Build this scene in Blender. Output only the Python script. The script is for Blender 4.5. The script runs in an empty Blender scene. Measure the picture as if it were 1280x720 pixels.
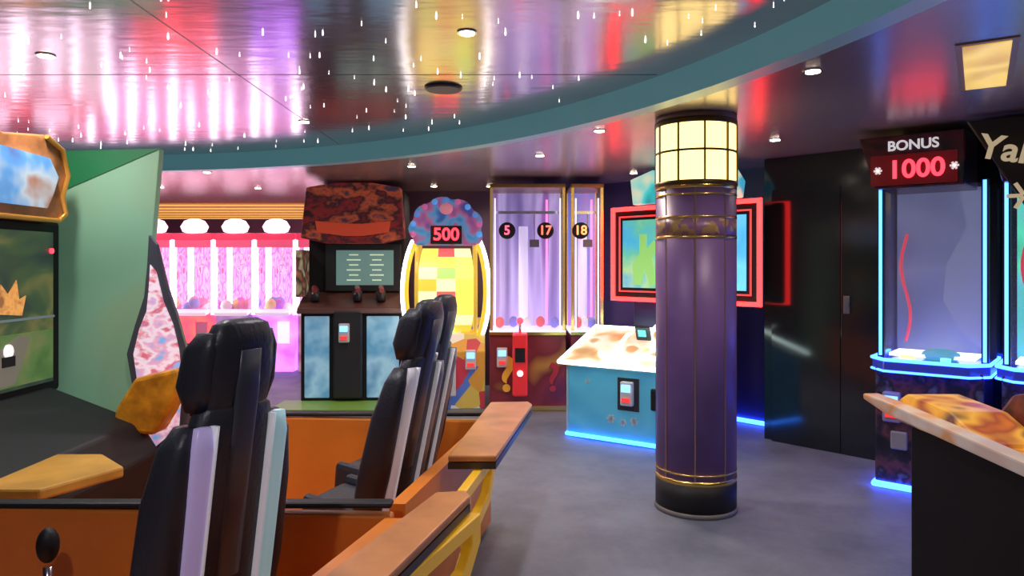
import bpy, bmesh, math, random
from mathutils import Vector, Matrix
random.seed(7)
S=bpy.context.scene
COL=S.collection
try:
    S.view_settings.view_transform='Standard'
except Exception: pass

# ---------------- materials ----------------
MC={}
def mat(name,col,rough=.5,metal=0.,emit=None,es=0.,spec=.5,trans=0.,alpha=1.,bump=0.,bscale=20.,var=.0):
    if name in MC: return MC[name]
    m=bpy.data.materials.new(name); m.use_nodes=True
    nt=m.node_tree; b=nt.nodes['Principled BSDF']
    b.inputs['Base Color'].default_value=(*col,1)
    b.inputs['Roughness'].default_value=rough
    b.inputs['Metallic'].default_value=metal
    b.inputs['Specular IOR Level'].default_value=spec
    b.inputs['Transmission Weight'].default_value=trans
    b.inputs['Alpha'].default_value=alpha
    if emit:
        b.inputs['Emission Color'].default_value=(*emit,1)
        b.inputs['Emission Strength'].default_value=es
    tc=nt.nodes.new('ShaderNodeTexCoord')
    if var>0:
        n=nt.nodes.new('ShaderNodeTexNoise'); n.inputs['Scale'].default_value=bscale; n.inputs['Detail'].default_value=4
        nt.links.new(tc.outputs['Object'],n.inputs['Vector'])
        r=nt.nodes.new('ShaderNodeValToRGB')
        r.color_ramp.elements[0].position=.3; r.color_ramp.elements[1].position=.7
        r.color_ramp.elements[0].color=(*[c*(1-var) for c in col],1)
        r.color_ramp.elements[1].color=(*[min(1,c*(1+var)) for c in col],1)
        nt.links.new(n.outputs['Fac'],r.inputs['Fac']); nt.links.new(r.outputs['Color'],b.inputs['Base Color'])
    if bump>0:
        n2=nt.nodes.new('ShaderNodeTexNoise'); n2.inputs['Scale'].default_value=bscale
        nt.links.new(tc.outputs['Object'],n2.inputs['Vector'])
        bp=nt.nodes.new('ShaderNodeBump'); bp.inputs['Strength'].default_value=bump; bp.inputs['Distance'].default_value=.02
        nt.links.new(n2.outputs['Fac'],bp.inputs['Height']); nt.links.new(bp.outputs['Normal'],b.inputs['Normal'])
    MC[name]=m; return m
def neon(name,col,es): return mat(name,col,.4,emit=col,es=es)
def art(name,cols,scale=4.,es=0.,rough=.35,kind='noise',dist=.35,stretch=(1,1,1),detail=1.):
    if name in MC: return MC[name]
    m=bpy.data.materials.new(name); m.use_nodes=True
    nt=m.node_tree; b=nt.nodes['Principled BSDF']
    tc=nt.nodes.new('ShaderNodeTexCoord'); mp=nt.nodes.new('ShaderNodeMapping')
    mp.inputs['Scale'].default_value=stretch
    nt.links.new(tc.outputs['Object'],mp.inputs['Vector'])
    if kind=='noise':
        t=nt.nodes.new('ShaderNodeTexNoise'); t.inputs['Scale'].default_value=scale; t.inputs['Detail'].default_value=detail; t.inputs['Distortion'].default_value=dist
        out=t.outputs['Fac']; lo,hi=.3,.7
    elif kind=='voronoi':
        t=nt.nodes.new('ShaderNodeTexVoronoi'); t.inputs['Scale'].default_value=scale
        sp=nt.nodes.new('ShaderNodeSeparateColor'); nt.links.new(t.outputs['Color'],sp.inputs[0]); out=sp.outputs[0]; lo,hi=0,1
    else:
        t=nt.nodes.new('ShaderNodeTexWave'); t.inputs['Scale'].default_value=scale; t.inputs['Distortion'].default_value=dist; out=t.outputs['Fac']; lo,hi=0,1
    nt.links.new(mp.outputs['Vector'],t.inputs['Vector'])
    r=nt.nodes.new('ShaderNodeValToRGB'); r.color_ramp.interpolation='CONSTANT' if kind!='noise' else 'LINEAR'
    n=len(cols)
    while len(r.color_ramp.elements)<n: r.color_ramp.elements.new(.5)
    for i,c in enumerate(cols):
        e=r.color_ramp.elements[i]; e.position=lo+(hi-lo)*i/(n if kind!='noise' else max(1,n-1))
    for i,c in enumerate(cols): r.color_ramp.elements[i].color=(*c,1)
    nt.links.new(out,r.inputs['Fac'])
    nt.links.new(r.outputs['Color'],b.inputs['Base Color'])
    b.inputs['Roughness'].default_value=rough
    if es>0:
        nt.links.new(r.outputs['Color'],b.inputs['Emission Color']); b.inputs['Emission Strength'].default_value=es
    MC[name]=m; return m

BLACK=mat('black_plastic',(.012,.012,.016),.5,spec=.35)
DARK=mat('dark_panel',(.03,.03,.04),.3)
NAVY=mat('navy_wall',(.026,.024,.10),.35)
GOLD=mat('brass',(.80,.55,.17),.25,1.)
CHROME=mat('chrome',(.7,.7,.75),.15,1.)
ORANGE=mat('orange_fibreglass',(.80,.24,.03),.35,var=.12,bscale=3)
OWOOD=mat('orange_board',(.66,.27,.09),.4,var=.2,bscale=5)
YELLOW=mat('yellow_paint',(.95,.55,.03),.35,emit=(.95,.5,.02),es=.12)
LEATHER=mat('black_leather',(.030,.034,.050),.42,bump=.12,bscale=60)
WHITEN=neon('white_neon',(.9,.95,1.),5.)
BLUEN=neon('blue_neon',(.02,.08,1.),14.)
REDN=neon('red_neon',(1.,.02,.02),8.)
LED=neon('led_red',(1.,.03,.05),4.)
def glass(name,col,a):
    return mat(name,col,.05,0,alpha=a,spec=.6)
GLASS=glass('clear_glass',(.6,.6,.75),.12)

# ---------------- geometry helpers ----------------
def root(name,loc=(0,0,0),rz=0.):
    e=bpy.data.objects.new(name,None); e.empty_display_size=.1
    e.location=loc; e.rotation_euler=(0,0,math.radians(rz)); COL.objects.link(e); return e
def add(me,name,parent,mats,loc=(0,0,0),rot=(0,0,0),smooth=False,bevel=0.):
    o=bpy.data.objects.new(name,me); COL.objects.link(o)
    for m in (mats if isinstance(mats,(list,tuple)) else [mats]): me.materials.append(m)
    if parent: o.parent=parent
    o.location=loc; o.rotation_euler=[math.radians(a) for a in rot]
    if smooth:
        for p in me.polygons: p.use_smooth=True
    if bevel>0:
        b=o.modifiers.new('bev','BEVEL'); b.width=bevel; b.segments=2; b.limit_method='ANGLE'
    return o
def box(p,name,c,s,m,rot=(0,0,0),bevel=.0):
    bm=bmesh.new(); bmesh.ops.create_cube(bm,size=1)
    bmesh.ops.scale(bm,vec=s,verts=bm.verts)
    me=bpy.data.meshes.new(name); bm.to_mesh(me); bm.free()
    return add(me,name,p,m,c,rot,bevel=bevel)
def cyl(p,name,c,r,h,m,rot=(0,0,0),r2=None,seg=32,bevel=0.):
    bm=bmesh.new(); bmesh.ops.create_cone(bm,cap_ends=True,segments=seg,radius1=r,radius2=r if r2 is None else r2,depth=h)
    me=bpy.data.meshes.new(name); bm.to_mesh(me); bm.free()
    o=add(me,name,p,m,c,rot,bevel=bevel)
    for f in me.polygons: f.use_smooth=len(f.vertices)==4
    return o
def ball(p,name,c,s,m,sub=3):
    bm=bmesh.new(); bmesh.ops.create_icosphere(bm,subdivisions=sub,radius=1)
    bmesh.ops.scale(bm,vec=s,verts=bm.verts)
    me=bpy.data.meshes.new(name); bm.to_mesh(me); bm.free()
    return add(me,name,p,m,c,smooth=True)
def prism(p,name,pts,axis,a,b,m,bevel=0.,loc=(0,0,0),rot=(0,0,0)):
    def v(q,t):
        return {'x':(t,q[0],q[1]),'y':(q[0],t,q[1]),'z':(q[0],q[1],t)}[axis]
    bm=bmesh.new()
    A=[bm.verts.new(v(q,a)) for q in pts]; B=[bm.verts.new(v(q,b)) for q in pts]
    n=len(pts); bm.faces.new(A); bm.faces.new(B[::-1])
    for i in range(n): bm.faces.new((A[i],B[i],B[(i+1)%n],A[(i+1)%n]))
    bmesh.ops.recalc_face_normals(bm,faces=bm.faces)
    me=bpy.data.meshes.new(name); bm.to_mesh(me); bm.free()
    return add(me,name,p,m,loc,rot,bevel=bevel)
def tube(p,name,pts,r,m,closed=False,smooth=False):
    cu=bpy.data.curves.new(name,'CURVE'); cu.dimensions='3D'; cu.bevel_depth=r; cu.bevel_resolution=2; cu.use_fill_caps=True
    sp=cu.splines.new('POLY'); sp.points.add(len(pts)-1)
    for i,q in enumerate(pts): sp.points[i].co=(*q,1)
    sp.use_cyclic_u=closed
    cu.materials.append(m)
    o=bpy.data.objects.new(name,cu); COL.objects.link(o)
    if p: o.parent=p
    return o
def text(p,name,body,c,size,m,rot=(90,0,0),ext=.004):
    cu=bpy.data.curves.new(name,'FONT'); cu.body=body; cu.size=size; cu.extrude=ext; cu.offset=size*.02
    cu.align_x='CENTER'; cu.align_y='CENTER'; cu.materials.append(m)
    o=bpy.data.objects.new(name,cu); COL.objects.link(o); o.parent=p
    o.location=c; o.rotation_euler=[math.radians(a) for a in rot]; return o
def loft(p,name,secs,m,n=20,pw=2.8,sub=0):
    bm=bmesh.new(); rings=[]
    for (z,xc,yc,hw,hd) in secs:
        R=[]
        for i in range(n):
            a=2*math.pi*i/n; c,s=math.cos(a),math.sin(a)
            R.append(bm.verts.new((xc+hw*math.copysign(abs(c)**(2/pw),c),yc+hd*math.copysign(abs(s)**(2/pw),s),z)))
        rings.append(R)
    for a,b in zip(rings,rings[1:]):
        for i in range(n): bm.faces.new((a[i],a[(i+1)%n],b[(i+1)%n],b[i]))
    bm.faces.new(rings[0][::-1]); bm.faces.new(rings[-1])
    me=bpy.data.meshes.new(name); bm.to_mesh(me); bm.free()
    return add(me,name,p,m,smooth=True)
def ringframe(p,name,x0,x1,z0,z1,y,r,m): 
    return tube(p,name,[(x0,y,z0),(x1,y,z0),(x1,y,z1),(x0,y,z1)],r,m,closed=True)
def card_reader(p,c,col=None):
    m=col or mat('reader_white',(.7,.7,.75),.3)
    box(p,'card_reader_body',c,(.11,.05,.2),m,bevel=.012)
    box(p,'card_reader_screen',(c[0],c[1]-.028,c[2]+.045),(.08,.008,.06),neon('reader_screen',(.2,.5,1.),2.))
    box(p,'card_reader_slot',(c[0],c[1]-.028,c[2]-.05),(.07,.012,.035),mat('reader_red',(.7,.03,.03),.3,emit=(1,.05,.05),es=.8))

# ---------------- room ----------------
def floor_mat():
    m=bpy.data.materials.new('carpet'); m.use_nodes=True; nt=m.node_tree; b=nt.nodes['Principled BSDF']
    tc=nt.nodes.new('ShaderNodeTexCoord')
    n=nt.nodes.new('ShaderNodeTexNoise'); n.inputs['Scale'].default_value=2.2; n.inputs['Detail'].default_value=8; n.inputs['Roughness'].default_value=.7
    r=nt.nodes.new('ShaderNodeValToRGB')
    r.color_ramp.elements[0].position=.3; r.color_ramp.elements[1].position=.72
    r.color_ramp.elements[0].color=(.13,.15,.215,1); r.color_ramp.elements[1].color=(.24,.27,.37,1)
    nt.links.new(tc.outputs['Object'],n.inputs['Vector']); nt.links.new(n.outputs['Fac'],r.inputs['Fac']); nt.links.new(r.outputs['Color'],b.inputs['Base Color'])
    b.inputs['Roughness'].default_value=.55
    n2=nt.nodes.new('ShaderNodeTexNoise'); n2.inputs['Scale'].default_value=180
    bp=nt.nodes.new('ShaderNodeBump'); bp.inputs['Strength'].default_value=.3; bp.inputs['Distance'].default_value=.01
    nt.links.new(tc.outputs['Object'],n2.inputs['Vector']); nt.links.new(n2.outputs['Fac'],bp.inputs['Height']); nt.links.new(bp.outputs['Normal'],b.inputs['Normal'])
    return m
box(None,'floor',(-1,5,-.05),(14,22,.1),floor_mat())

def ceil_mat(name,c1,c2,rough,metal,bs,st=(3,10,1)):
    m=bpy.data.materials.new(name); m.use_nodes=True; nt=m.node_tree; b=nt.nodes['Principled BSDF']
    tc=nt.nodes.new('ShaderNodeTexCoord')
    n=nt.nodes.new('ShaderNodeTexNoise'); n.inputs['Scale'].default_value=.8
    r=nt.nodes.new('ShaderNodeValToRGB'); r.color_ramp.elements[0].color=(*c1,1); r.color_ramp.elements[1].color=(*c2,1)
    r.color_ramp.elements[0].position=.35; r.color_ramp.elements[1].position=.65
    nt.links.new(tc.outputs['Object'],n.inputs['Vector']); nt.links.new(n.outputs['Fac'],r.inputs['Fac']); nt.links.new(r.outputs['Color'],b.inputs['Base Color'])
    b.inputs['Roughness'].default_value=rough; b.inputs['Metallic'].default_value=metal
    mp=nt.nodes.new('ShaderNodeMapping'); mp.inputs['Scale'].default_value=st
    n2=nt.nodes.new('ShaderNodeTexNoise'); n2.inputs['Scale'].default_value=1.; n2.inputs['Detail'].default_value=2
    bp=nt.nodes.new('ShaderNodeBump'); bp.inputs['Strength'].default_value=bs; bp.inputs['Distance'].default_value=.02
    nt.links.new(tc.outputs['Object'],mp.inputs['Vector']); nt.links.new(mp.outputs['Vector'],n2.inputs['Vector']); nt.links.new(n2.outputs['Fac'],bp.inputs['Height']); nt.links.new(bp.outputs['Normal'],b.inputs['Normal'])
    return m
CU=ceil_mat('mirror_ceiling_panel',(.52,.45,.50),(.64,.58,.63),.16,.78,.09)
CS=ceil_mat('soffit_panel',(.46,.38,.36),(.58,.50,.47),.26,.65,.08)
CX,CY,CR=-3.99,1.417,5.42
H1,H2=2.4,2.53
cyl(None,'ceiling',(CX,CY,H2+.03),CR+.03,.06,CU,seg=128)
def annulus(name,r0,r1,z,m,N=128,th=0.):
    bm=bmesh.new(); A=[];B=[]
    for i in range(N):
        a=2*math.pi*i/N
        A.append(bm.verts.new((CX+r0*math.cos(a),CY+r0*math.sin(a),z)))
        B.append(bm.verts.new((CX+r1*math.cos(a),CY+r1*math.sin(a),z+th)))
    for i in range(N): bm.faces.new((A[i],A[(i+1)%N],B[(i+1)%N],B[i]))
    me=bpy.data.meshes.new(name); bm.to_mesh(me); bm.free()
    return add(me,name,None,m,smooth=False)
annulus('ceiling_soffit',CR,16,H1,CS)
TEAL=mat('teal_fascia',(.22,.50,.55),.4,.0,emit=(.12,.40,.45),es=.22)  # emission added to brighten the fascia, no lamp behind it
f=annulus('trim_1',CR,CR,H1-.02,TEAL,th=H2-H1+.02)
annulus('trim_2',CR,CR+.11,H1-.02,mat('teal_trim',(.34,.52,.54),.35,.2,emit=(.15,.35,.38),es=.12))  # underside trim carries the same added glow
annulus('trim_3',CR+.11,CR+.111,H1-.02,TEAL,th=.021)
se=root('ceiling_seams',(0,0,0))
SEAM=mat('seam_soft',(.22,.19,.21),.3,.5)
for i in (0,2):
    x=CX+i*1.25; L=math.sqrt(max(.1,CR**2-(i*1.25)**2))
    box(se,'seam',(x,CY,H2-.0005),(.005,2*L-.06,.002),SEAM)
for i in (0,2):
    y=CY+i*1.25; L=math.sqrt(max(.1,CR**2-(i*1.25)**2))
    box(se,'seam',(CX,y,H2-.0005),(2*L-.06,.005,.002),SEAM)
bm=bmesh.new()
for i in range(240):
    while True:
        x=random.uniform(-4,1.2); y=random.uniform(1.5,6.7)
        if (x-CX)**2+(y-CY)**2<(CR-.1)**2: break
    r=random.choice([.0018,.0022,.003,.004])
    bmesh.ops.create_icosphere(bm,subdivisions=1,radius=r,matrix=Matrix.Translation((x,y,H2-.006))@Matrix.Diagonal((1,1,2.6,1)))
me=bpy.data.meshes.new('fairy_lights'); bm.to_mesh(me); bm.free()
add(me,'fairy_lights',None,neon('star_white',(1,.93,.9),6.))
o=root('ceiling_speaker',(-.4,4.2,H2)); cyl(o,'grille',(0,0,-.010),.10,.014,mat('speaker_grey',(.16,.18,.22),.5)); cyl(o,'ring',(0,0,-.005),.11,.008,DARK)

def wall(name,x0,y0,x1,y1,m,h=H1,th=.1,z0=0):
    L=math.hypot(x1-x0,y1-y0); a=math.degrees(math.atan2(y1-y0,x1-x0))
    nx,ny=-(y1-y0)/L*th/2,(x1-x0)/L*th/2
    return box(None,name,((x0+x1)/2+nx,(y0+y1)/2+ny,z0+h/2),(L,th,h),m,(0,0,a))
PINKW=mat('pink_wall',(.22,.10,.16),.4,.2)
wall('wall_far',-7.4,14.6,-1.6,14.6,PINKW)
wall('wall_left',-7.4,-4,-7.4,14.6,mat('wall_plum',(.20,.13,.24),.5))
wall('wall_partition',-2.25,9.0,-2.25,14.6,mat('wall_dark_red',(.08,.02,.03),.4))
wall('wall_back',-2.25,8.9,.4,8.9,mat('wall_maroon',(.07,.03,.07),.4))
wall('wall_alcove',.25,8.92,2.5,6.5,NAVY)
wall('wall_return',2.5,6.5,2.17,6.19,NAVY)
DGL=mat('glossy_black_wall',(.010,.013,.014),.14,.0,spec=.6)
wall('wall_right',2.17,6.19,5.6,2.51,DGL)
wall('wall_side',5.6,2.51,5.6,-5.5,mat('wall_dusk',(.16,.14,.2),.6))
wall('wall_behind',5.6,-5.5,-7.4,-5.5,mat('wall_violet',(.32,.26,.34),.6))
g=root('ceiling_slats',(0,0,0))
for i in range(6):
    box(g,'slat',(-4.6,10.9+i*.62,H1-.015),(4.6,.05,.02),neon('slat_gold',(.9,.45,.10),.8))
bt=root('neon_skirting_strip',(0,0,0)); tube(bt,'strip',[(.9,8.15,.03),(2.42,6.52,.03)],.022,BLUEN)

wa=math.degrees(math.atan2(-3.68,3.43)); wd=Vector((math.cos(math.radians(wa)),math.sin(math.radians(wa)),0))
d=root('door_1',(2.17+wd.x*.66-0.005,6.19+wd.y*.66-.005,0),wa)
DM=mat('door_black_gloss',(.009,.012,.013),.12,spec=.7)
box(d,'leaf_1',(-.29,-.015,1.06),(.575,.03,2.12),DM,bevel=.002)
box(d,'leaf_2',(.29,-.015,1.06),(.575,.03,2.12),DM,bevel=.002)
DST=mat('dull_steel',(.22,.22,.23),.4,.9)
box(d,'lock_plate',(.05,-.036,1.18),(.05,.012,.14),DST,bevel=.004)
cyl(d,'flush_pull',(.05,-.045,1.18),.02,.02,DST,(90,0,0))

def downlight(x,y,z,e=18,col=(1,.82,.62),spot=True):
    r=root('recessed_downlight',(x,y,z))
    cyl(r,'trim_ring',(0,0,-.003),.045,.006,CHROME)
    cyl(r,'bulb',(0,0,-.007),.033,.004,neon('bulb_warm',(1,.85,.65),22.))
    L=bpy.data.lights.new('downlight','SPOT'); L.energy=e; L.color=col; L.spot_size=math.radians(155); L.spot_blend=.8; L.shadow_soft_size=.05
    o=bpy.data.objects.new('lamp',L); COL.objects.link(o); o.parent=r; o.location=(0,0,-.03)
DL=[(1.40,3.35,38),(.59,4.85,40),(.23,5.95,42),(-.92,6.6,34),(-2.98,7.04,34),(-.26,8.3,30),(-.9,8.3,30),(-3.0,8.5,34),(-4.1,8.4,34),(2.4,2.6,26),(3.4,3.3,18),(1.9,5.2,20),(2.3,1.0,38),(-5.0,7.9,34),(1.2,7.1,36),(3.0,-1.5,38)]  # list includes extra spots added over the claw side for brightness
for x,y,e in DL: downlight(x,y,H1,e)
for x,y in [(-1.2,2.6),(-2.3,3.55),(-.2,3.2),(-1.,.6),(-1.5,5.2),(-2.5,-1.8)]: downlight(x,y,H2,48,(1,.93,.94))  # upper ceiling lamps added as fill, one placed to light the green panel
o=root('lamp_reflection_panel',(2.16,3.28,H1),-33); box(o,'frame',(0,0,-.003),(.22,.92,.006),mat('panel_brown',(.40,.26,.14),.35)); box(o,'reflection_glow',(0,0,-.008),(.17,.86,.004),art('amber_reflection',[(.55,.30,.06),(.95,.66,.14),(.70,.42,.08)],3,es=.9,dist=0.))  # added glowing panel imitating a lamp's reflection in the soffit

# ---------------- column with lamp ----------------
c=root('round_column',(1.135,4.45,0))
PUR=mat('purple_column',(.20,.115,.36),.42,.08,var=.15,bscale=3)
cyl(c,'shaft',(0,0,1.08),.240,1.78,PUR,seg=64)
cyl(c,'base_black',(0,0,.1),.244,.2,BLACK,seg=64)
cyl(c,'base_foot',(0,0,.015),.25,.03,mat('foot_grey',(.2,.19,.2),.4),seg=64)
for z,h in [(.205,.03),(.255,.010),(1.965,.03),(1.915,.012),(1.78,.016),(1.66,.016)]:
    cyl(c,'brass_band',(0,0,z),.2445,h,GOLD,seg=64)
cyl(c,'pattern_band',(0,0,1.72),.2425,.10,art('band_art',[(.42,.26,.12),(.25,.13,.32),(.55,.36,.14),(.28,.14,.28)],26,kind='voronoi'),seg=64)
for i in range(8):
    a=math.radians(-105+45*i); box(c,'brass_strip',(.240*math.cos(a),.240*math.sin(a),1.08),(.006,.010,1.74),mat('strip_dull',(.34,.20,.18),.35,.5),(0,0,math.degrees(a)))
cyl(c,'lamp_glow',(0,0,2.16),.240,.37,mat('lamp_glass',(1,.85,.45),.4,emit=(1.,.76,.25),es=2.5),seg=64)
LF=mat('lamp_frame',(.12,.08,.03),.4,.6)
for z,h in [(1.985,.025),(2.175,.012),(2.352,.03)]: cyl(c,'lamp_ring',(0,0,z),.249,h,LF,seg=64)
for i in range(10):
    a=math.radians(-92+36*i); box(c,'lamp_mullion',(.245*math.cos(a),.245*math.sin(a),2.16),(.010,.010,.37),LF,(0,0,math.degrees(a)))
cyl(c,'capital',(0,0,2.383),.245,.032,mat('capital_brown',(.25,.17,.15),.4,.4),seg=64)

# ---------------- racing seats ----------------
def seat(x,y,rz,c1,c2,k=.85,T=.27):
    s=root('racing_simulator_seat',(x,y,0),rz); s.scale=(k,k,1)
    yy=lambda z:((z-1.25)*T+.85*.27)/k
    Z=[.30,.36,.5,.7,.9,1.02,1.09,1.12]; W=[.17,.20,.215,.215,.205,.18,.15,.10]
    loft(s,'backrest',[(z,0,yy(z),w,.065 if z<1.1 else .04) for z,w in zip(Z,W)],LEATHER)
    for kk,sx in (('left',-1),('right',1)):
        loft(s,'bolster_'+kk,[(.32,sx*.19,yy(.32)-.03,.03,.05),(.4,sx*.215,yy(.4)-.03,.05,.085),(.6,sx*.225,yy(.6)-.025,.055,.095),(.85,sx*.222,yy(.85)-.02,.055,.085),(1.0,sx*.205,yy(1.0)-.01,.048,.065),(1.06,sx*.18,yy(1.06)-.01,.03,.04)],LEATHER)
        loft(s,'stripe_'+kk,[(z,sx*.165,yy(z)+.062+ (0 if z<1 else -.012*(z-1)/.07),.040 if .36<z<1.03 else .028,.020) for z in (.34,.4,.5,.6,.7,.8,.9,1.0,1.06)],c1 if sx<0 else c2)
        loft(s,'stripe_edge_'+kk,[(z,sx*.125,yy(z)+.062,.008,.022) for z in (.34,.5,.7,.9,1.06)],mat('stripe_white',(.8,.8,.88),.3,emit=(.8,.8,.9),es=.2))
        loft(s,'headrest_wing_'+kk,[(1.09,sx*.12,yy(1.09)-.03,.03,.05),(1.16,sx*.135,yy(1.16)-.04,.035,.075),(1.26,sx*.13,yy(1.26)-.035,.033,.07),(1.31,sx*.12,yy(1.3)-.02,.02,.04)],LEATHER)
    loft(s,'headrest',[(1.04,0,yy(1.04),.12,.045),(1.12,0,yy(1.12),.135,.06),(1.2,0,yy(1.2),.145,.065),(1.28,0,yy(1.28),.135,.06),(1.33,0,yy(1.31),.11,.045),(1.345,0,yy(1.31),.07,.02)],LEATHER)
    loft(s,'headrest_panel',[(.60,0,yy(.60)+.06,.05,.014),(.98,0,yy(.98)+.06,.05,.014),(1.15,0,yy(1.15)+.062,.05,.014),(1.26,0,yy(1.26)+.058,.045,.012)],mat('seat_panel',(.06,.07,.10),.35))
    y0=yy(.4)
    box(s,'cushion',(0,y0-.23,.36),(.40,.5,.13),LEATHER,(-6,0,0),bevel=.04)
    for sx in (-1,1): box(s,'cushion_side',(sx*.21,y0-.22,.38),(.07,.48,.16),LEATHER,(-6,0,0),bevel=.03)
    box(s,'pedestal',(0,y0-.18,.18),(.3,.36,.26),DARK,bevel=.01)
LAV=mat('lavender_stripe',(.52,.44,.80),.3,emit=(.5,.42,.78),es=.25); CYA=mat('cyan_stripe',(.45,.72,.80),.3,emit=(.4,.7,.78),es=.25); WHS=mat('white_stripe',(.75,.75,.85),.3,emit=(.75,.75,.85),es=.12)  # glossy white stripes; reflected tints and a faint glow put into the colour
GRS=mat('grey_stripe',(.25,.27,.32),.35)
seat(-.985,2.16,-117,CYA,LAV,.82,.15)
seat(-.585,3.24,-112,GRS,WHS,.76,.22)
seat(-.565,3.76,-112,GRS,GRS,.76,.22)

# ---------------- pods ----------------
def pod(y0,y1,xr0,xr1,board,hb):
    p=root('simulator_pod',(0,0,0))
    prism(p,'side_wall',[(-1.93,.06),(xr1-.08,.06),(xr1-.1,.60),(-1.93,.63)],'y',y1-.03,y1+.03,ORANGE,bevel=.01)
    box(p,'side_wall_rail',((-1.93+xr1-.1)/2,y1,.635),(abs(-1.93-xr1+.1),.06,.022),BLACK,bevel=.01)
    prism(p,'floor_tray',[(-1.95,y0),(xr0-.1,y0),(xr1-.1,y1-.03),(-1.95,y1-.03)],'z',.01,.055,ORANGE)
    prism(p,'rear_wall',[(xr0-.12,y0),(xr0-.06,y0),(xr1-.06,y1-.05),(xr1-.12,y1-.05)],'z',.03,.60,ORANGE)
    prism(p,'rear_board',board,'z',.635,.665,OWOOD,bevel=.008)
    prism(p,'rear_board_edge',[(q[0],q[1]) for q in board],'z',.605,.633,mat('board_edge',(.06,.04,.03),.4))
    (ax,ay),(bx,by)=hb
    L=math.hypot(bx-ax,by-ay); a=math.degrees(math.atan2(by-ay,bx-ax))
    h=root('grab_handle',(ax,ay,0)); h.parent=p; h.rotation_euler=(0,0,math.radians(a))
    out=[(0,.6),(L,.6),(L,.50),(L*.82,.40),(L*.1,.34),(0,.4)]
    inn=[(L*.14,.55),(L*.86,.55),(L*.86,.51),(L*.74,.45),(L*.18,.41),(L*.14,.44)]
    bm=bmesh.new(); n=6; V=[]
    for t in (-.02,.02):
        V.append(([bm.verts.new((q[0],t,q[1])) for q in out],[bm.verts.new((q[0],t,q[1])) for q in inn]))
    for k in range(2):
        O,I=V[k]
        for i in range(n): bm.faces.new((O[i],O[(i+1)%n],I[(i+1)%n],I[i]))
    for w in range(2):
        for i in range(n): bm.faces.new((V[0][w][i],V[1][w][i],V[1][w][(i+1)%n],V[0][w][(i+1)%n]))
    bmesh.ops.recalc_face_normals(bm,faces=bm.faces)
    me=bpy.data.meshes.new('bracket'); bm.to_mesh(me); bm.free()
    add(me,'bracket',h,YELLOW,bevel=.006)
    return p
pod(1.0,2.6,-.75,-.33,[(-.80,1.0),(-.58,1.0),(-.150,2.60),(-.17,2.66),(-.28,2.64)],((-.33,2.04),(-.13,2.61)))
pod(2.7,4.16,-.34,-.06,[(-.28,3.14),(-.07,3.14),(.12,4.30),(.10,4.38),(-.13,4.36)],((-.20,2.86),(-.10,3.45)))

# ---------------- racing game cabinet (screen, left) ----------------
g=root('racing_game_cabinet',(-2.50,3.33,0),90)
box(g,'body',(0,.35,1.0),(1.34,.6,1.98),BLACK,bevel=.02)
BEZ=mat('bezel',(.012,.013,.018),.6,spec=.25)
box(g,'screen_bezel',(-.02,.03,1.27),(1.32,.08,.92),BEZ,bevel=.02)
SC=art('race_screen',[(.008,.015,.015),(.02,.035,.03),(.04,.07,.03),(.12,.12,.04),(.02,.05,.035)],2.4,es=.8,dist=.6,detail=3,stretch=(1,1,1.7))
box(g,'screen',(-.02,-.015,1.27),(1.16,.012,.80),SC)
box(g,'screen_grass',(.0,-.024,1.02),(1.1,.006,.26),art('screen_grass',[(.03,.08,.02),(.07,.14,.04),(.14,.15,.06)],5,es=.8,detail=3))
prism(g,'screen_track',[(-.3,.9),(.25,.9),(.36,1.12),(.28,1.14)],'y',-.03,-.026,neon('screen_track',(.16,.15,.12),.6))
cyl(g,'screen_car',(.20,-.028,1.07),.035,.012,neon('screen_white',(.8,.8,.8),.9),(90,0,0)); box(g,'screen_car_body',(.20,-.03,1.02),(.09,.01,.05),BLACK)
box(g,'screen_band',(-.02,-.026,1.22),(1.16,.006,.012),neon('screen_dim',(.15,.2,.22),.5))
prism(g,'screen_fire',[(.10,1.26),(.30,1.24),(.33,1.34),(.28,1.32),(.26,1.42),(.20,1.35),(.15,1.40),(.12,1.33)],'y',-.03,-.026,art('screen_fire',[(.5,.12,.03),(.85,.40,.1),(.3,.12,.04)],14,es=.7,detail=3))
cyl(g,'power_lamp',(.54,-.026,1.57),.014,.01,LED,(90,0,0))
W=[(-.67,1.72),(.50,1.72),(.56,1.76),(.53,1.86),(.58,1.98),(.53,2.12),(.4,2.17),(.1,2.13),(-.2,2.19),(-.5,2.16),(-.67,2.18)]
prism(g,'marquee_box',W,'y',-.08,.5,mat('marquee_brown',(.36,.14,.045),.4,var=.6,bscale=9),bevel=.01)
W2=[(-.60,1.79),(.40,1.79),(.45,1.87),(.49,1.96),(.42,2.05),(.1,2.06),(-.6,2.08)]
prism(g,'marquee_art',W2,'y',-.095,-.08,art('marquee_blue',[(.35,.12,.04),(.10,.20,.5),(.12,.36,.72),(.5,.60,.68),(.40,.14,.05)],3.,es=.45,detail=3,dist=0.))
tube(g,'marquee_gold_rim',[(-.67,-.09,1.73),(.50,-.09,1.73),(.56,-.09,1.77),(.53,-.09,1.86),(.58,-.09,1.98),(.53,-.09,2.11),(.4,-.09,2.16)],.013,mat('gold_trim',(.6,.28,.05),.3,.5,emit=(.8,.4,.05),es=.1))
prism(g,'dashboard',[(0,0),(-.62,0),(-.62,.5),(-.52,.66),(-.05,.84),(0,.84)],'x',-.64,.52,BLACK,bevel=.015)
prism(g,'yellow_ledge',[(-.66,-.35),(-.66,-.75),(-.36,-.90),(-.16,-.70),(-.16,-.35)],'z',.62,.665,mat('yellow_board',(.66,.34,.06),.35,var=.25,bscale=5),bevel=.01)
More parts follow.
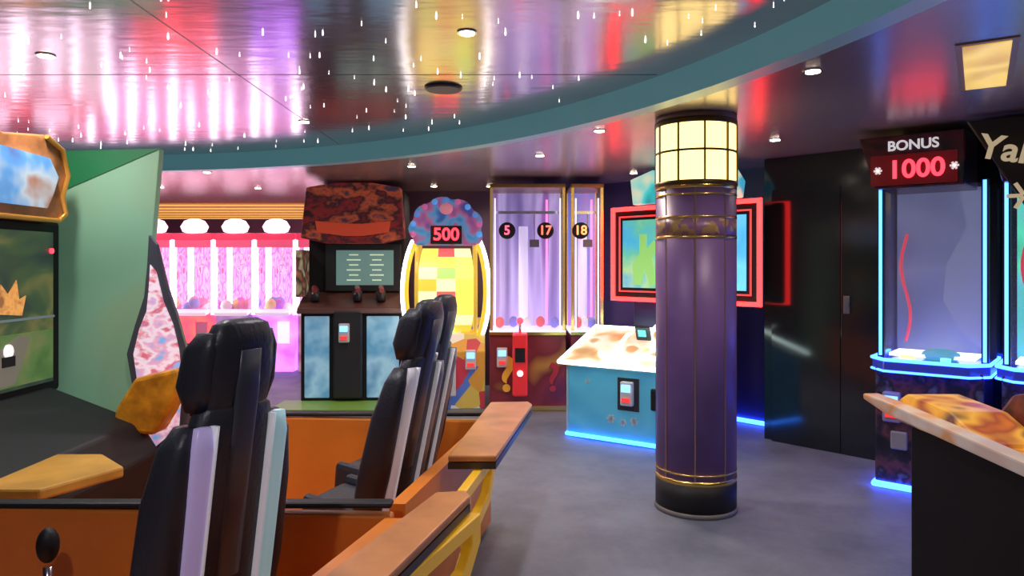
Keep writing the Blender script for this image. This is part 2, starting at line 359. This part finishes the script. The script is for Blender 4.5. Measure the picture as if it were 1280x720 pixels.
prism(g,'orange_fairing',[(-.40,.62),(-.42,.74),(-.52,.90),(-.74,.95),(-.76,.86),(-.68,.70),(-.62,.6)],'x',.44,.60,mat('orange_fairing',(.85,.32,.02),.35,var=.4,bscale=12),bevel=.02)
gl=root('gear_lever',(-1.56,2.42,.055))
cyl(gl,'lever_base',(0,0,.12),.06,.24,BLACK); cyl(gl,'stick',(0,0,.33),.015,.2,CHROME); ball(gl,'knob',(0,0,.50),(.035,.035,.06),BLACK)

# green partition
g=root('green_partition_panel',(-2.44,4.06,0),0)
GR=art('green_face',[(.15,.33,.21),(.19,.38,.25),(.26,.36,.20)],1.0,rough=.5,es=.26)  # slight emission put into the green to brighten the panel
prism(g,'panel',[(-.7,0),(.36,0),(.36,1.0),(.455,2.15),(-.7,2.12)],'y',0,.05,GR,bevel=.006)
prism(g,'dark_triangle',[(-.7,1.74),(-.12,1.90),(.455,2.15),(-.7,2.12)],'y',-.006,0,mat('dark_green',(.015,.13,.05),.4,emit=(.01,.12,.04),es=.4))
# flame shaped side panel
g=root('flame_side_panel',(-2.01,3.98,0),4)
FP=[(.02,0.3),(.24,.45),(.27,.75),(.24,.98),(.19,1.15),(.11,1.38),(.05,1.62),(.0,1.68),(-.01,1.5),(-.03,1.3),(-.09,1.12),(-.14,.95),(-.10,.72),(-.04,.5)]
FP=[(q[0]*.84,1.5+(q[1]-1.5)*.9) for q in FP]
prism(g,'panel_border',FP,'y',0,.04,mat('panel_border',(.08,.09,.12),.3),bevel=.005)
cx=.05
prism(g,'panel_art',[(cx+(q[0]-cx)*.76,1.0+(q[1]-1.0)*(.9 if q[1]<1.3 else .75)) for q in FP],'y',-.008,0,art('flame_art',[(.20,.40,.75),(.7,.35,.5),(.8,.7,.8),(.6,.1,.15),(.25,.4,.8)],9,es=.7,stretch=(1,1,1.5),detail=4,dist=0.))
box(g,'panel_foot',(.06,.02,.22),(.16,.06,.44),BLACK,bevel=.01)

# ---------------- pink claw machine row ----------------
PPOST=neon('post_white',(1.,.82,.95),5.)
PGL=art('prize_back',[(.55,.15,.38),(.85,.55,.85),(.35,.12,.5),(.75,.5,.85),(.5,.08,.25)],7,es=.8,stretch=(2.5,2,.7),dist=0.)
WGL=art('prize_back_white',[(.5,.45,.5),(.9,.85,.85),(.35,.3,.4)],6,es=.8,stretch=(2,1,1))
prm=[mat('plush_%d'%i,c_,.8) for i,c_ in enumerate([(.9,.3,.5),(.3,.4,.9),(.9,.8,.3),(.9,.9,.9),(.6,.2,.8)])]
BASES=[([(.5,.12,.25),(.75,.5,.65)],.3),([(.45,.10,1.),(.6,.25,1.)],1.7),([(.30,.10,.5),(.7,.5,.8)],.35),([(1.,.05,.12),(1.,.12,.08)],1.7),([(1.,.10,.04),(.9,.05,.15)],1.7)]  # red and violet base glow added to colour the ceiling reflections
BIDX=[0,1,2,3,4,2,0,0,2,4]
def claw_pink(x,y,k,back=None):
    r=root('claw_machine',(x,y,0))
    w=.26; bi=BIDX[k]
    box(r,'base',(0,.3,.4),(.52,.6,.8),art('claw_base_%d'%bi,BASES[bi][0],4,es=BASES[bi][1]),bevel=.015)
    box(r,'prize_door',(-.1,-.005,.3),(.2,.02,.2),BLACK)
    box(r,'prize_chute_light',(.12,-.01,.55),(.16,.02,.3),neon('chute_violet',(.7,.5,1.),1.6) if k==1 else mat('chute_pink',(.8,.3,.5),.4))
    box(r,'back_panel',(0,.58,1.3),(.5,.02,1.0),back or PGL)
    for sx in (-w,w):
        for yy in (.02,.58): box(r,'post',(sx,yy,1.32),(.03,.03,1.05),PPOST)
    box(r,'glass',(0,.01,1.32),(.48,.008,1.0),GLASS)
    box(r,'control_panel',(0,-.06,.83),(.46,.16,.05),neon('ctrl_white',(.8,.65,.8),.6),(15,0,0),bevel=.01)
    box(r,'roof',(0,.3,1.88),(.56,.64,.1),mat('roof_red',(.8,.06,.12),.3,emit=(1.,.06,.15),es=.6),bevel=.02)
    box(r,'roof_tassel',(0,-.01,1.78),(.5,.02,.1),mat('roof_red2',(.8,.1,.2),.3,emit=(1.,.12,.25),es=.6))
    loft(r,'marquee_globe',[(1.92,0,.05,.08,.06),(1.95,0,.05,.16,.12),(2.02,0,.05,.19,.14),(2.10,0,.05,.14,.1),(2.13,0,.05,.06,.04)],neon('globe',(1.,.62,.80),2.2),pw=2)
    tube(r,'claw_cable',[(0,.3,1.83),(0,.3,1.5)],.008,CHROME)
    for a in range(3):
        t=math.radians(120*a); tube(r,'claw_arm',[(0,.3,1.5),(.07*math.cos(t),.3+.07*math.sin(t),1.45),(.04*math.cos(t),.3+.04*math.sin(t),1.36)],.008,CHROME)
    for j in range(9):
        ball(r,'plush',(random.uniform(-.18,.18),random.uniform(.1,.5),.86+random.uniform(0,.1)),(.08,.08,.09),prm[(j+k)%5],2)
for k in range(7): claw_pink(-2.72-k*.57,10.0,k)
for k in range(3): claw_pink(-4.70-k*.62,7.3,7+k,WGL)

box(None,'green_platform',(-1.75,7.35,.03),(1.3,.5,.06),mat('lime_edge',(.20,.40,.07),.5))

# ---------------- dark two player cabinet ----------------
g=root('two_player_arcade_cabinet',(-1.70,7.75,0),2)
box(g,'body',(0,.45,1.15),(1.04,.6,2.3),BLACK,bevel=.015)
prism(g,'marquee',[(-.56,1.78),(-.50,2.32),(-.2,2.37),(.2,2.37),(.5,2.32),(.54,1.78),(.3,1.72),(-.3,1.72)],'y',-.05,.16,art('marquee_dark_red',[(.02,.01,.012),(.22,.02,.02),(.03,.012,.02),(.45,.08,.03),(.05,.03,.06)],5,es=.35,detail=4,dist=0.,stretch=(1,1,1.6)),bevel=.01)
prism(g,'marquee_emblem',[(-.40,1.96),(-.38,1.84),(-.1,1.80),(.1,1.80),(.38,1.84),(.40,1.96),(.1,1.93),(-.1,1.93)],'y',-.07,-.05,mat('emblem_red',(.40,.04,.03),.4,emit=(.7,.08,.03),es=.35),bevel=.004)
box(g,'screen_bezel',(.08,.13,1.46),(.82,.06,.52),DARK,bevel=.01)
box(g,'screen',(.1,.095,1.46),(.62,.012,.38),neon('crt_green',(.09,.16,.15),1.0))
for i in range(6):
    for j in range(2): box(g,'score_text',(-.02+j*.25,.086,1.6-i*.055),(.15 if (i+j)%2 else .10,.005,.014),neon('crt_text',(.5,.6,.45),.8))
prism(g,'control_deck',[(.16,1.2),(-.2,1.04),(-.22,.98),(.16,.98)],'x',-.56,.56,mat('deck_brown',(.12,.05,.045),.35),bevel=.01)
for sx in (-.4,.3,.05):
    cyl(g,'control_gun_mount',(sx,-.08,1.16),.05,.1,DARK); tube(g,'control_gun',[(sx,.0,1.22),(sx,-.1,1.25),(sx+.03,-.22,1.22)],.028,mat('gun_red',(.3,.05,.05),.3))
SNOW=art('blue_snow_art',[(.16,.40,.60),(.10,.30,.50),(.30,.52,.68),(.07,.22,.42)],2.2,es=.5,dist=0.,detail=3)
box(g,'lower_body',(0,.1,.5),(1.06,.5,.96),BLACK,bevel=.01)
box(g,'front_panel_left',(-.36,-.155,.52),(.26,.02,.86),SNOW,bevel=.01)
box(g,'front_panel_right',(.33,-.155,.52),(.34,.02,.86),SNOW,bevel=.01)
box(g,'center_pillar',(-.03,-.18,.55),(.3,.08,.92),DARK,bevel=.02)
card_reader(g,(-.06,-.24,.78))
box(g,'side_art',(-.56,.05,1.4),(.06,.35,.5),art('side_art_or',[(.5,.2,.1),(.05,.03,.03),(.6,.5,.3)],8,es=.3))

# ---------------- wheel game ----------------
g=root('prize_wheel_game',(-.68,7.45,0),4)
prism(g,'lower_cabinet',[(0,0),(.7,0),(.7,.9),(0,.78),(-.1,.6)],'x',-.34,.40,art('wheel_base_art',[(.7,.5,.1),(.6,.05,.08),(.85,.8,.75),(.1,.2,.6),(.75,.35,.05)],5,es=.2,kind='voronoi'),bevel=.01)
box(g,'ticket_panel',(.0,-.09,.35),(.2,.05,.4),mat('white_panel',(.7,.7,.7),.3),bevel=.01)
card_reader(g,(.25,-.1,.52))
cols=[(.9,.75,.1),(.9,.1,.1),(.6,.85,.15),(.95,.9,.4),(.95,.45,.05),(.35,.65,.15),(.9,.9,.7)]
wm=[neon('seg_%d'%i,c_,1.2) for i,c_ in enumerate(cols)]
bm=bmesh.new(); nr=8; ncol=3; grid=[]
for i in range(nr*3+1):
    t=math.radians(-52+104*i/(nr*3)); row=[]
    bw=.24+.05*math.cos(t*1.6)
    for j in range(ncol+1):
        x=-bw+2*bw*j/ncol
        row.append(bm.verts.new((x,.38-.48*math.cos(t),1.22+.56*math.sin(t))))
    grid.append(row)
for i in range(nr*3):
    for j in range(ncol):
        f=bm.faces.new((grid[i][j],grid[i][j+1],grid[i+1][j+1],grid[i+1][j])); f.material_index=[0,3,0,2,4,0,2,3][((i//3)*3+j*2)%8] if j!=1 else [2,1,0,1,3,5,0,1][i//3]
me=bpy.data.meshes.new('wheel_face'); bm.to_mesh(me); bm.free(); add(me,'wheel_face',g,wm)
side=[(.6,.8),(.6,1.72)]+[(.38-.52*math.cos(math.radians(t)),1.22+.6*math.sin(math.radians(t))) for t in range(54,-60,-12)]
for sx in (-.30,.30):
    prism(g,'wheel_side',side,'x',sx-.02,sx+.02,mat('wheel_side',(.7,.5,.05),.3,emit=(.9,.6,.1),es=.4),bevel=.008)
    tube(g,'wheel_neon',[(math.copysign(.33+.11*math.cos(math.radians(t*1.5)),sx),.30-.40*math.cos(math.radians(t)),1.22+.64*math.sin(math.radians(t))) for t in range(54,-65,-9)],.024,WHITEN)
    tube(g,'wheel_gold_rim',[(math.copysign(.30+.10*math.cos(math.radians(t*1.5)),sx),.27-.40*math.cos(math.radians(t)),1.22+.62*math.sin(math.radians(t))) for t in range(54,-65,-9)],.022,mat('rim_yellow',(.9,.6,.05),.3,emit=(.9,.6,.05),es=.7))
NB=[]
for i in range(40):
    t=math.radians(-30+240*i/39); rr=.31+.03*abs(math.sin(4.5*t)); NB.append((rr*1.15*math.cos(t),1.86+rr*math.sin(t)))
prism(g,'top_marquee',NB,'y',.0,.18,art('top_marq_art',[(.04,.10,.35),(.08,.28,.55),(.40,.1,.25),(.08,.08,.3)],6,es=.45),bevel=.01)
for i in range(11):
    t=math.radians(-10+200*i/10); ball(g,'marquee_bulb',(.30*1.15*math.cos(t),-.01,1.86+.30*math.sin(t)),(.032,.02,.032),neon('bulb_%d'%(i%3),[(.08,.3,.7),(.45,.1,.25),(.08,.2,.5)][i%3],.7),2)
ball(g,'mascot_face',(0,-.02,2.07),(.07,.03,.06),mat('mascot',(.8,.3,.4),.5,emit=(.9,.3,.4),es=.3))
box(g,'score_display',(0,-.02,1.80),(.32,.05,.19),BLACK,bevel=.01)
text(g,'score_text','500',(0,-.052,1.80),.18,LED)

# ---------------- tall prize crane cabinets ----------------
g=root('tall_prize_crane_machine',(.22,7.35,0),0)
MAR=art('maroon_art',[(.16,.02,.035),(.28,.04,.06),(.20,.025,.035),(.5,.28,.05)],2.2,rough=.3)
LILB=art('lilac_back',[(.10,.07,.30),(.28,.22,.56),(.52,.46,.85),(.26,.12,.45)],2.2,es=.6,stretch=(3.5,1,.25),dist=0.)
for (x0,x1,nm) in ((-.45,.33,'main'),(.38,.72,'side')):
    xc=(x0+x1)/2; w=x1-x0
    box(g,nm+'_base',(xc,.33,.39),(w,.66,.78),MAR,bevel=.01)
    box(g,nm+'_back',(xc,.62,1.53),(w-.04,.03,1.5),LILB if nm=='main' else art('blue_back',[(.06,.06,.35),(.16,.2,.6),(.4,.2,.6),(.08,.12,.5)],2.2,es=.8,stretch=(3,1,.3),dist=0.))
    box(g,nm+'_deck',(xc,.33,.80),(w,.66,.04),neon('deck_lilac',(.75,.7,.95),.9))
    for x in (x0+.02,x1-.02):
        for yy in (.02,.64): box(g,nm+'_post',(x,yy,1.53),(.028,.03,1.5),mat('bright_gold',(.85,.6,.2),.25,.9,emit=(.9,.55,.15),es=.2))
        box(g,nm+'_inner_light',(x+(.035 if x<xc else -.035),.04,1.5),(.015,.015,1.35),neon('inner_white',(.8,.75,1.),1.6))
    box(g,nm+'_top',(xc,.33,2.3),(w,.66,.04),mat('dark_gold',(.35,.22,.08),.35,.7),bevel=.01)
    box(g,nm+'_trim_low',(xc,-.005,.79),(w,.03,.03),GOLD)
    box(g,nm+'_trim_foot',(xc,-.005,.03),(w,.03,.05),GOLD)
    box(g,nm+'_glass',(xc,.01,1.53),(w-.07,.006,1.45),GLASS)
    cyl(g,nm+'_prize_tube',(xc-.05*w,.35,1.35),.05,1.1,mat('tube_clear',(.8,.8,.95),.1,emit=(.7,.6,1.),es=.8))
    tube(g,nm+'_pink_strip',[(xc+.28*w,.5,.85),(xc+.28*w,.5,2.2)],.012,neon('pink_strip',(1.,.25,.6),1.5))
    box(g,nm+'_crane_rail',(xc,.35,2.05),(w-.08,.03,.03),CHROME); tube(g,nm+'_crane_cable',[(xc+.1*w,.35,2.05),(xc+.1*w,.35,1.75)],.008,CHROME)
    box(g,nm+'_crane_head',(xc+.1*w,.35,1.72),(.1,.1,.08),DARK)
    for k in range(5):
        ball(g,nm+'_prize',(x0+.1+(w-.2)*k/4,.3+.1*(k%2),.88),(.05,.05,.06),mat('prize_%d'%(k%3),[(.8,.1,.1),(.2,.2,.7),(.8,.8,.85)][k%3],.5,emit=[(.8,.1,.1),(.2,.2,.7),(.8,.8,.85)][k%3],es=.3),2)
for sx,t,cc in ((.12,'17',(1.,.15,.1)),(.48,'18',(1.,.3,.1)),(-.27,'5',(1.,.1,.2))):
    cyl(g,'number_disc',(sx,-.01,1.84),.085,.02,BLACK,(90,0,0)); text(g,'number_text',t,(sx,-.025,1.84),.13,neon('num_'+t,cc,2.2))
text(g,'question_art','?',(-.27,-.014,.36),.5,mat('qm_gold',(.8,.45,.05),.3,emit=(.8,.45,.05),es=.15)); text(g,'question_art','?',(.2,-.014,.33),.4,mat('qm_red',(.5,.04,.05),.3))
box(g,'joystick_console',(-.14,-.13,.5),(.15,.22,.62),mat('console_red',(.75,.03,.04),.25,emit=(.8,.03,.03),es=.25),bevel=.02)
box(g,'console_panel',(-.14,-.245,.6),(.1,.015,.14),BLACK); cyl(g,'console_button',(-.14,-.25,.42),.03,.02,neon('btn_white',(1,.9,.9),1.),(90,0,0))
cyl(g,'joystick',(-.14,-.13,.86),.012,.12,CHROME); ball(g,'joystick_knob',(-.14,-.13,.93),(.035,.035,.035),LED,2)
card_reader(g,(-.32,-.03,.55))

# ---------------- blue neon kiosk ----------------
g=root('claw_game_console',(.965,5.96,0),-34)
BL=art('kiosk_blue',[(.06,.34,.54),(.09,.42,.62),(.05,.28,.5)],2,es=.25,rough=.3)
w=.575
prism(g,'body',[(0,.04),(.58,.04),(.58,.84),(0,.62)],'x',-w,w,BL,bevel=.012)
prism(g,'top_deck',[(-.06,.625),(-.06,.66),(.6,.90),(.6,.865)],'x',-w-.05,w+.05,art('tan_deck',[(.55,.33,.13),(.72,.50,.24),(.90,.80,.62),(.95,.95,.85),(.6,.38,.18)],4.5,es=.35,dist=0.),bevel=.01)  # slight emission added to lighten the tan deck
tube(g,'deck_neon',[(-w-.05,-.07,.655),(w+.05,-.07,.655),(w+.05,.62,.905),(-w-.05,.62,.905)],.020,neon('aqua_neon',(.75,1.,.95),6.),closed=True)
tube(g,'deck_inner_neon',[(-w+.25,.10,.735),(-.1,.04,.715),(.1,.10,.735),(w-.25,.04,.715),(w-.12,.3,.81),(.1,.35,.83)],.014,MC['aqua_neon'])
tube(g,'foot_neon',[(-w,-.02,.03),(w,-.02,.03),(w,.58,.03),(-w,.58,.03)],.018,neon('foot_blue',(.03,.2,1.),8.),closed=True)
for k,(x,y) in enumerate(((-.18,.2),(.12,.25),(.34,.22),(-.0,.44))):
    z=.66+(y+.06)*.364
    loft(g,'claw_arm_model',[(z,x,y,.035,.035),(z+.04,x,y,.03,.03),(z+.08,x+.03,y,.022,.022),(z+.13,x+.08,y-.02,.022,.022),(z+.16,x+.12,y-.03,.03,.025)],neon('toy_white',(.75,.95,.95),1.),pw=2)
box(g,'emblem',(-.02,.34,.90),(.14,.03,.14),DARK,(20,0,0),bevel=.02); box(g,'emblem_light',(-.02,.32,.9),(.07,.02,.06),neon('emblem_aqua',(.1,.5,.5),1.),(20,0,0))
card_reader(g,(.0,-.03,.43)); box(g,'speaker_grille',(.27,-.012,.40),(.14,.03,.18),BLACK,bevel=.015)
box(g,'keypad_plate',(.0,-.006,.42),(.19,.012,.27),DARK)
for i,(x,z,s) in enumerate(((-.16,.2,.05),(-.05,.18,.04),(.05,.20,.05),(-.38,.5,.03))):
    for k in range(3):
        box(g,'decal_star',(x,-.003,z),(s*1.5,.006,s*.45),mat('decal_white',(.45,.62,.68),.4),(0,60*k,0))
for sx in (-w,w): box(g,'corner_trim',(sx,-.002,.33),(.02,.02,.58),mat('trim_pale',(.4,.6,.7),.3))

# ---------------- red neon framed screen unit ----------------
g=root('red_framed_video_game',(1.49,6.45,0),-46.3)
box(g,'backing',(0,.07,1.595),(1.5,.07,.88),BLACK,bevel=.02)
tube(g,'red_neon_frame',[(-.76,.03,1.165),(.76,.03,1.165),(.76,.03,2.025),(-.76,.03,2.025)],.028,REDN,closed=True)
ringframe(g,'red_inner_frame',-.68,.68,1.24,1.95,.03,.010,mat('red_dim',(.6,.02,.03),.3,emit=(1,.05,.05),es=1.5))
SB=art('video_screen',[(.03,.22,.5),(.05,.35,.55),(.10,.42,.30),(.30,.50,.25),(.04,.3,.6)],1.6,es=1.0,dist=0.,detail=4)
box(g,'screen_left',(-.33,.03,1.595),(.62,.012,.64),SB)
prism(g,'screen_character',[(-.5,1.3),(-.42,1.3),(-.38,1.45),(-.32,1.3),(-.25,1.32),(-.30,1.55),(-.22,1.66),(-.28,1.72),(-.36,1.64),(-.36,1.78),(-.44,1.78),(-.44,1.6),(-.52,1.5)],'y',.018,.024,neon('char_green',(.25,.55,.15),.8))
box(g,'screen_right',(.33,.03,1.595),(.62,.012,.64),art('video_screen_b',[(.05,.35,.7),(.15,.6,.85),(.05,.4,.75)],2.,es=1.0))
box(g,'pedestal',(-.12,.22,.6),(.9,.24,1.18),NAVY,bevel=.01)
prism(g,'top_marquee',[(-.52,2.06),(.58,2.06),(.6,2.2),(.5,2.36),(.1,2.33),(-.3,2.37),(-.55,2.30)],'y',.02,.10,art('teal_marquee',[(.02,.3,.35),(.05,.6,.6),(.6,.7,.5),(.05,.4,.6)],4,es=.8,dist=0.),bevel=.01)

# ---------------- right tower games ----------------
def tower(loc,rz,txt,back,sc):
    g=root('coin_tower_game',loc,rz)
    h=.34
    box(g,'base',(0,.27,.42),(2*h-.06,.5,.8),art('tower_base_art',[(.012,.012,.025),(.02,.02,.05),(.14,.05,.09),(.02,.02,.04),(.16,.16,.26)],6,rough=.25,dist=0.,detail=3),bevel=.015)
    TP=[(-h,.55),(-h,.08),(-h+.1,-.04),(h-.1,-.04),(h,.08),(h,.55)]
    prism(g,'table',TP,'z',.79,.86,mat('table_navy',(.03,.03,.14),.2,emit=(.03,.05,.5),es=.4),bevel=.01)
    tube(g,'table_neon',[(q[0],q[1],.865) for q in TP],.012,BLUEN,closed=True)
    tube(g,'table_neon_low',[(q[0]*1.01,q[1]*1.01,.79) for q in TP],.008,BLUEN,closed=True)
    cyl(g,'play_button',(-.12,.06,.875),.045,.03,neon('btn_yellow',(.9,.8,.2),1.2)); cyl(g,'play_button',(.1,.06,.875),.03,.03,neon('btn_green',(.2,.9,.5),1.2))
    ball(g,'prize_stack',(.05,.2,.89),(.12,.08,.05),mat('prize_aqua',(.1,.4,.45),.3,emit=(.1,.5,.5),es=.5),2)
    box(g,'back_panel',(0,.5,1.45),(2*h-.06,.03,1.15),back)
    for sx in (-h+.05,h-.03):
        box(g,'post',(sx,.12,1.45),(.04,.04,1.18),BLACK); tube(g,'post_neon',[(sx,.09,.88),(sx,.09,2.03)],.010,neon('post_blue',(.06,.22,1.),5.5))
        box(g,'rear_post',(sx,.5,1.45),(.04,.04,1.18),BLACK)
    box(g,'glass_front',(0,.12,1.45),(2*h-.1,.006,1.14),GLASS)
    box(g,'side_glass',(-h+.05,.3,1.45),(.006,.36,1.14),GLASS)
    tube(g,'inner_curve',[(-.21+.03*math.sin(i*.35),.46,.95+i*.04) for i in range(20)],.010,mat('spiral_red',(.6,.05,.06),.3,emit=(1,.06,.08),es=.6))
    prism(g,'frosted_wave',[(.27,.9),(.27,2.0),(.12,2.0),(.16,1.75),(.04,1.5),(.02,1.25),(.12,1.05)],'y',.475,.482,mat('wave_pale',(.22,.22,.34),.3,emit=(.25,.28,.45),es=.5))
    box(g,'inner_deck_light',(0,.3,.885),(.5,.3,.02),neon('inner_white2',(.75,.85,1.),2.2))
    prism(g,'marquee',[(-h-.06,2.35),(h-.12,2.35),(h-.12,2.0),(-h+.04,2.0)],'y',-.02,.5,art('marq_black',[(.02,.015,.02),(.12,.02,.03),(.02,.02,.03)],6,rough=.25),bevel=.01)
    if sc:
        box(g,'score_window',(-.07,-.03,2.12),(.50,.02,.2),mat('score_bg',(.10,.005,.01),.3,emit=(.5,.01,.02),es=.12)); text(g,'score_text','1000',(-.05,-.045,2.115),.165,LED)
        for sx in (-.275,.165): 
            for k in range(3): box(g,'score_star',(sx,-.045,2.12),(.05,.008,.013),neon('star_dim',(.8,.7,.7),.8),(0,60*k,0))
        text(g,'title_text',txt,(-.07,-.035,2.275),.09,neon('title_silver',(.8,.8,.85),.6))
    else:
        prism(g,'tilted_sign',[(-.47,2.37),(.4,2.37),(.4,1.4),(-.06,1.62)],'y',-.16,-.11,mat('sign_black',(.02,.015,.015),.35),bevel=.01)
        text(g,'title_text',txt,(-.22,-.172,2.16),.20,mat('title_gold',(.5,.4,.25),.4,emit=(.6,.48,.3),es=.6),rot=(90,14,0))
        for k in range(6):
            t=math.radians(60*k); box(g,'star_burst',(-.18+.045*math.cos(t),-.165,1.90+.045*math.sin(t)),(.08,.01,.022),MC['title_gold'],(0,-60*k,0))
    tube(g,'foot_neon',[(-h+.03,.52,.025),(-h+.03,.0,.025),(h-.03,.0,.025)],.022,BLUEN)
    card_reader(g,(-.2,-.0,.55),mat('reader_violet',(.3,.3,.6),.3))
    box(g,'ticket_slot',(-.16,.01,.33),(.10,.03,.12),mat('slot_pale',(.3,.3,.4),.3),bevel=.01)
    return g
BK1=art('tower_back_grey',[(.11,.13,.27),(.21,.23,.40),(.13,.15,.30)],1.5,es=.45,dist=0.)
BK2=art('tower_back_green',[(.05,.45,.25),(.1,.7,.4),(.12,.5,.5),(.05,.40,.3)],2,es=1.2,dist=0.)
tower((2.68,4.66,0),-40,'BONUS',BK1,True)
tower((3.226,4.202,0),-40,'Yaht',BK2,False)

# ---------------- foreground cabinet right ----------------
g=root('tabletop_arcade_machine',(1.58,2.9,0),-90)
box(g,'body',(.65,.42,.43),(1.3,.8,.86),mat('cabinet_black',(.006,.006,.008),.6,spec=.2),bevel=.02)
PA=art('play_art',[(.90,.30,.03),(.40,.08,.03),(.95,.50,.06),(.12,.05,.05),(.85,.22,.03)],4,rough=.3,es=.28,dist=0.,detail=2)
prism(g,'playfield',[(0,.02),(1.3,.02),(1.3,.8),(0,.8)],'z',.862,.885,PA,bevel=.006)
CRM=art('cream_art',[(.70,.55,.48),(.78,.68,.62),(.75,.35,.12),(.70,.6,.55)],5,rough=.35,es=.08,dist=0.)
prism(g,'cream_edge_panel',[(-.17,.925),(-.17,.95),(.0,.95),(1.3,.90),(1.3,.86),(.0,.90)],'y',-.085,-.015,CRM,bevel=.008)
prism(g,'orange_side_housing',[(-.04,.86),(-.04,.94),(.04,.985),(.32,.970),(.50,.90),(.50,.86)],'y',-.015,.20,PA,bevel=.012)
prism(g,'backbox',[(.16,.88),(.3,1.03),(.62,1.10),(1.25,1.13),(1.25,.88)],'y',.22,.7,art('backbox_art',[(.05,.01,.015),(.24,.06,.04),(.03,.02,.03),(.35,.14,.05)],5,rough=.3,es=.1,dist=0.,detail=3),bevel=.02)
cyl(g,'light_ball',(.56,.17,.895),.03,.03,neon('gold_glow',(.9,.6,.15),.6))
for k in range(4): box(g,'side_vent',(.35,-.0,.2+.04*k),(.2,.01,.012),BLACK)

# ---------------- world and camera ----------------
w=bpy.data.worlds.new('world'); S.world=w; w.use_nodes=True
w.node_tree.nodes['Background'].inputs[0].default_value=(.5,.45,.6,1); w.node_tree.nodes['Background'].inputs[1].default_value=.4
cam=bpy.data.cameras.new('camera'); co=bpy.data.objects.new('camera',cam); COL.objects.link(co)
co.location=(0,0,1.5); co.rotation_euler=(math.radians(90),0,0)
cam.sensor_width=36; cam.lens=25.31; cam.shift_y=-30/1280; cam.clip_start=.02
S.camera=co
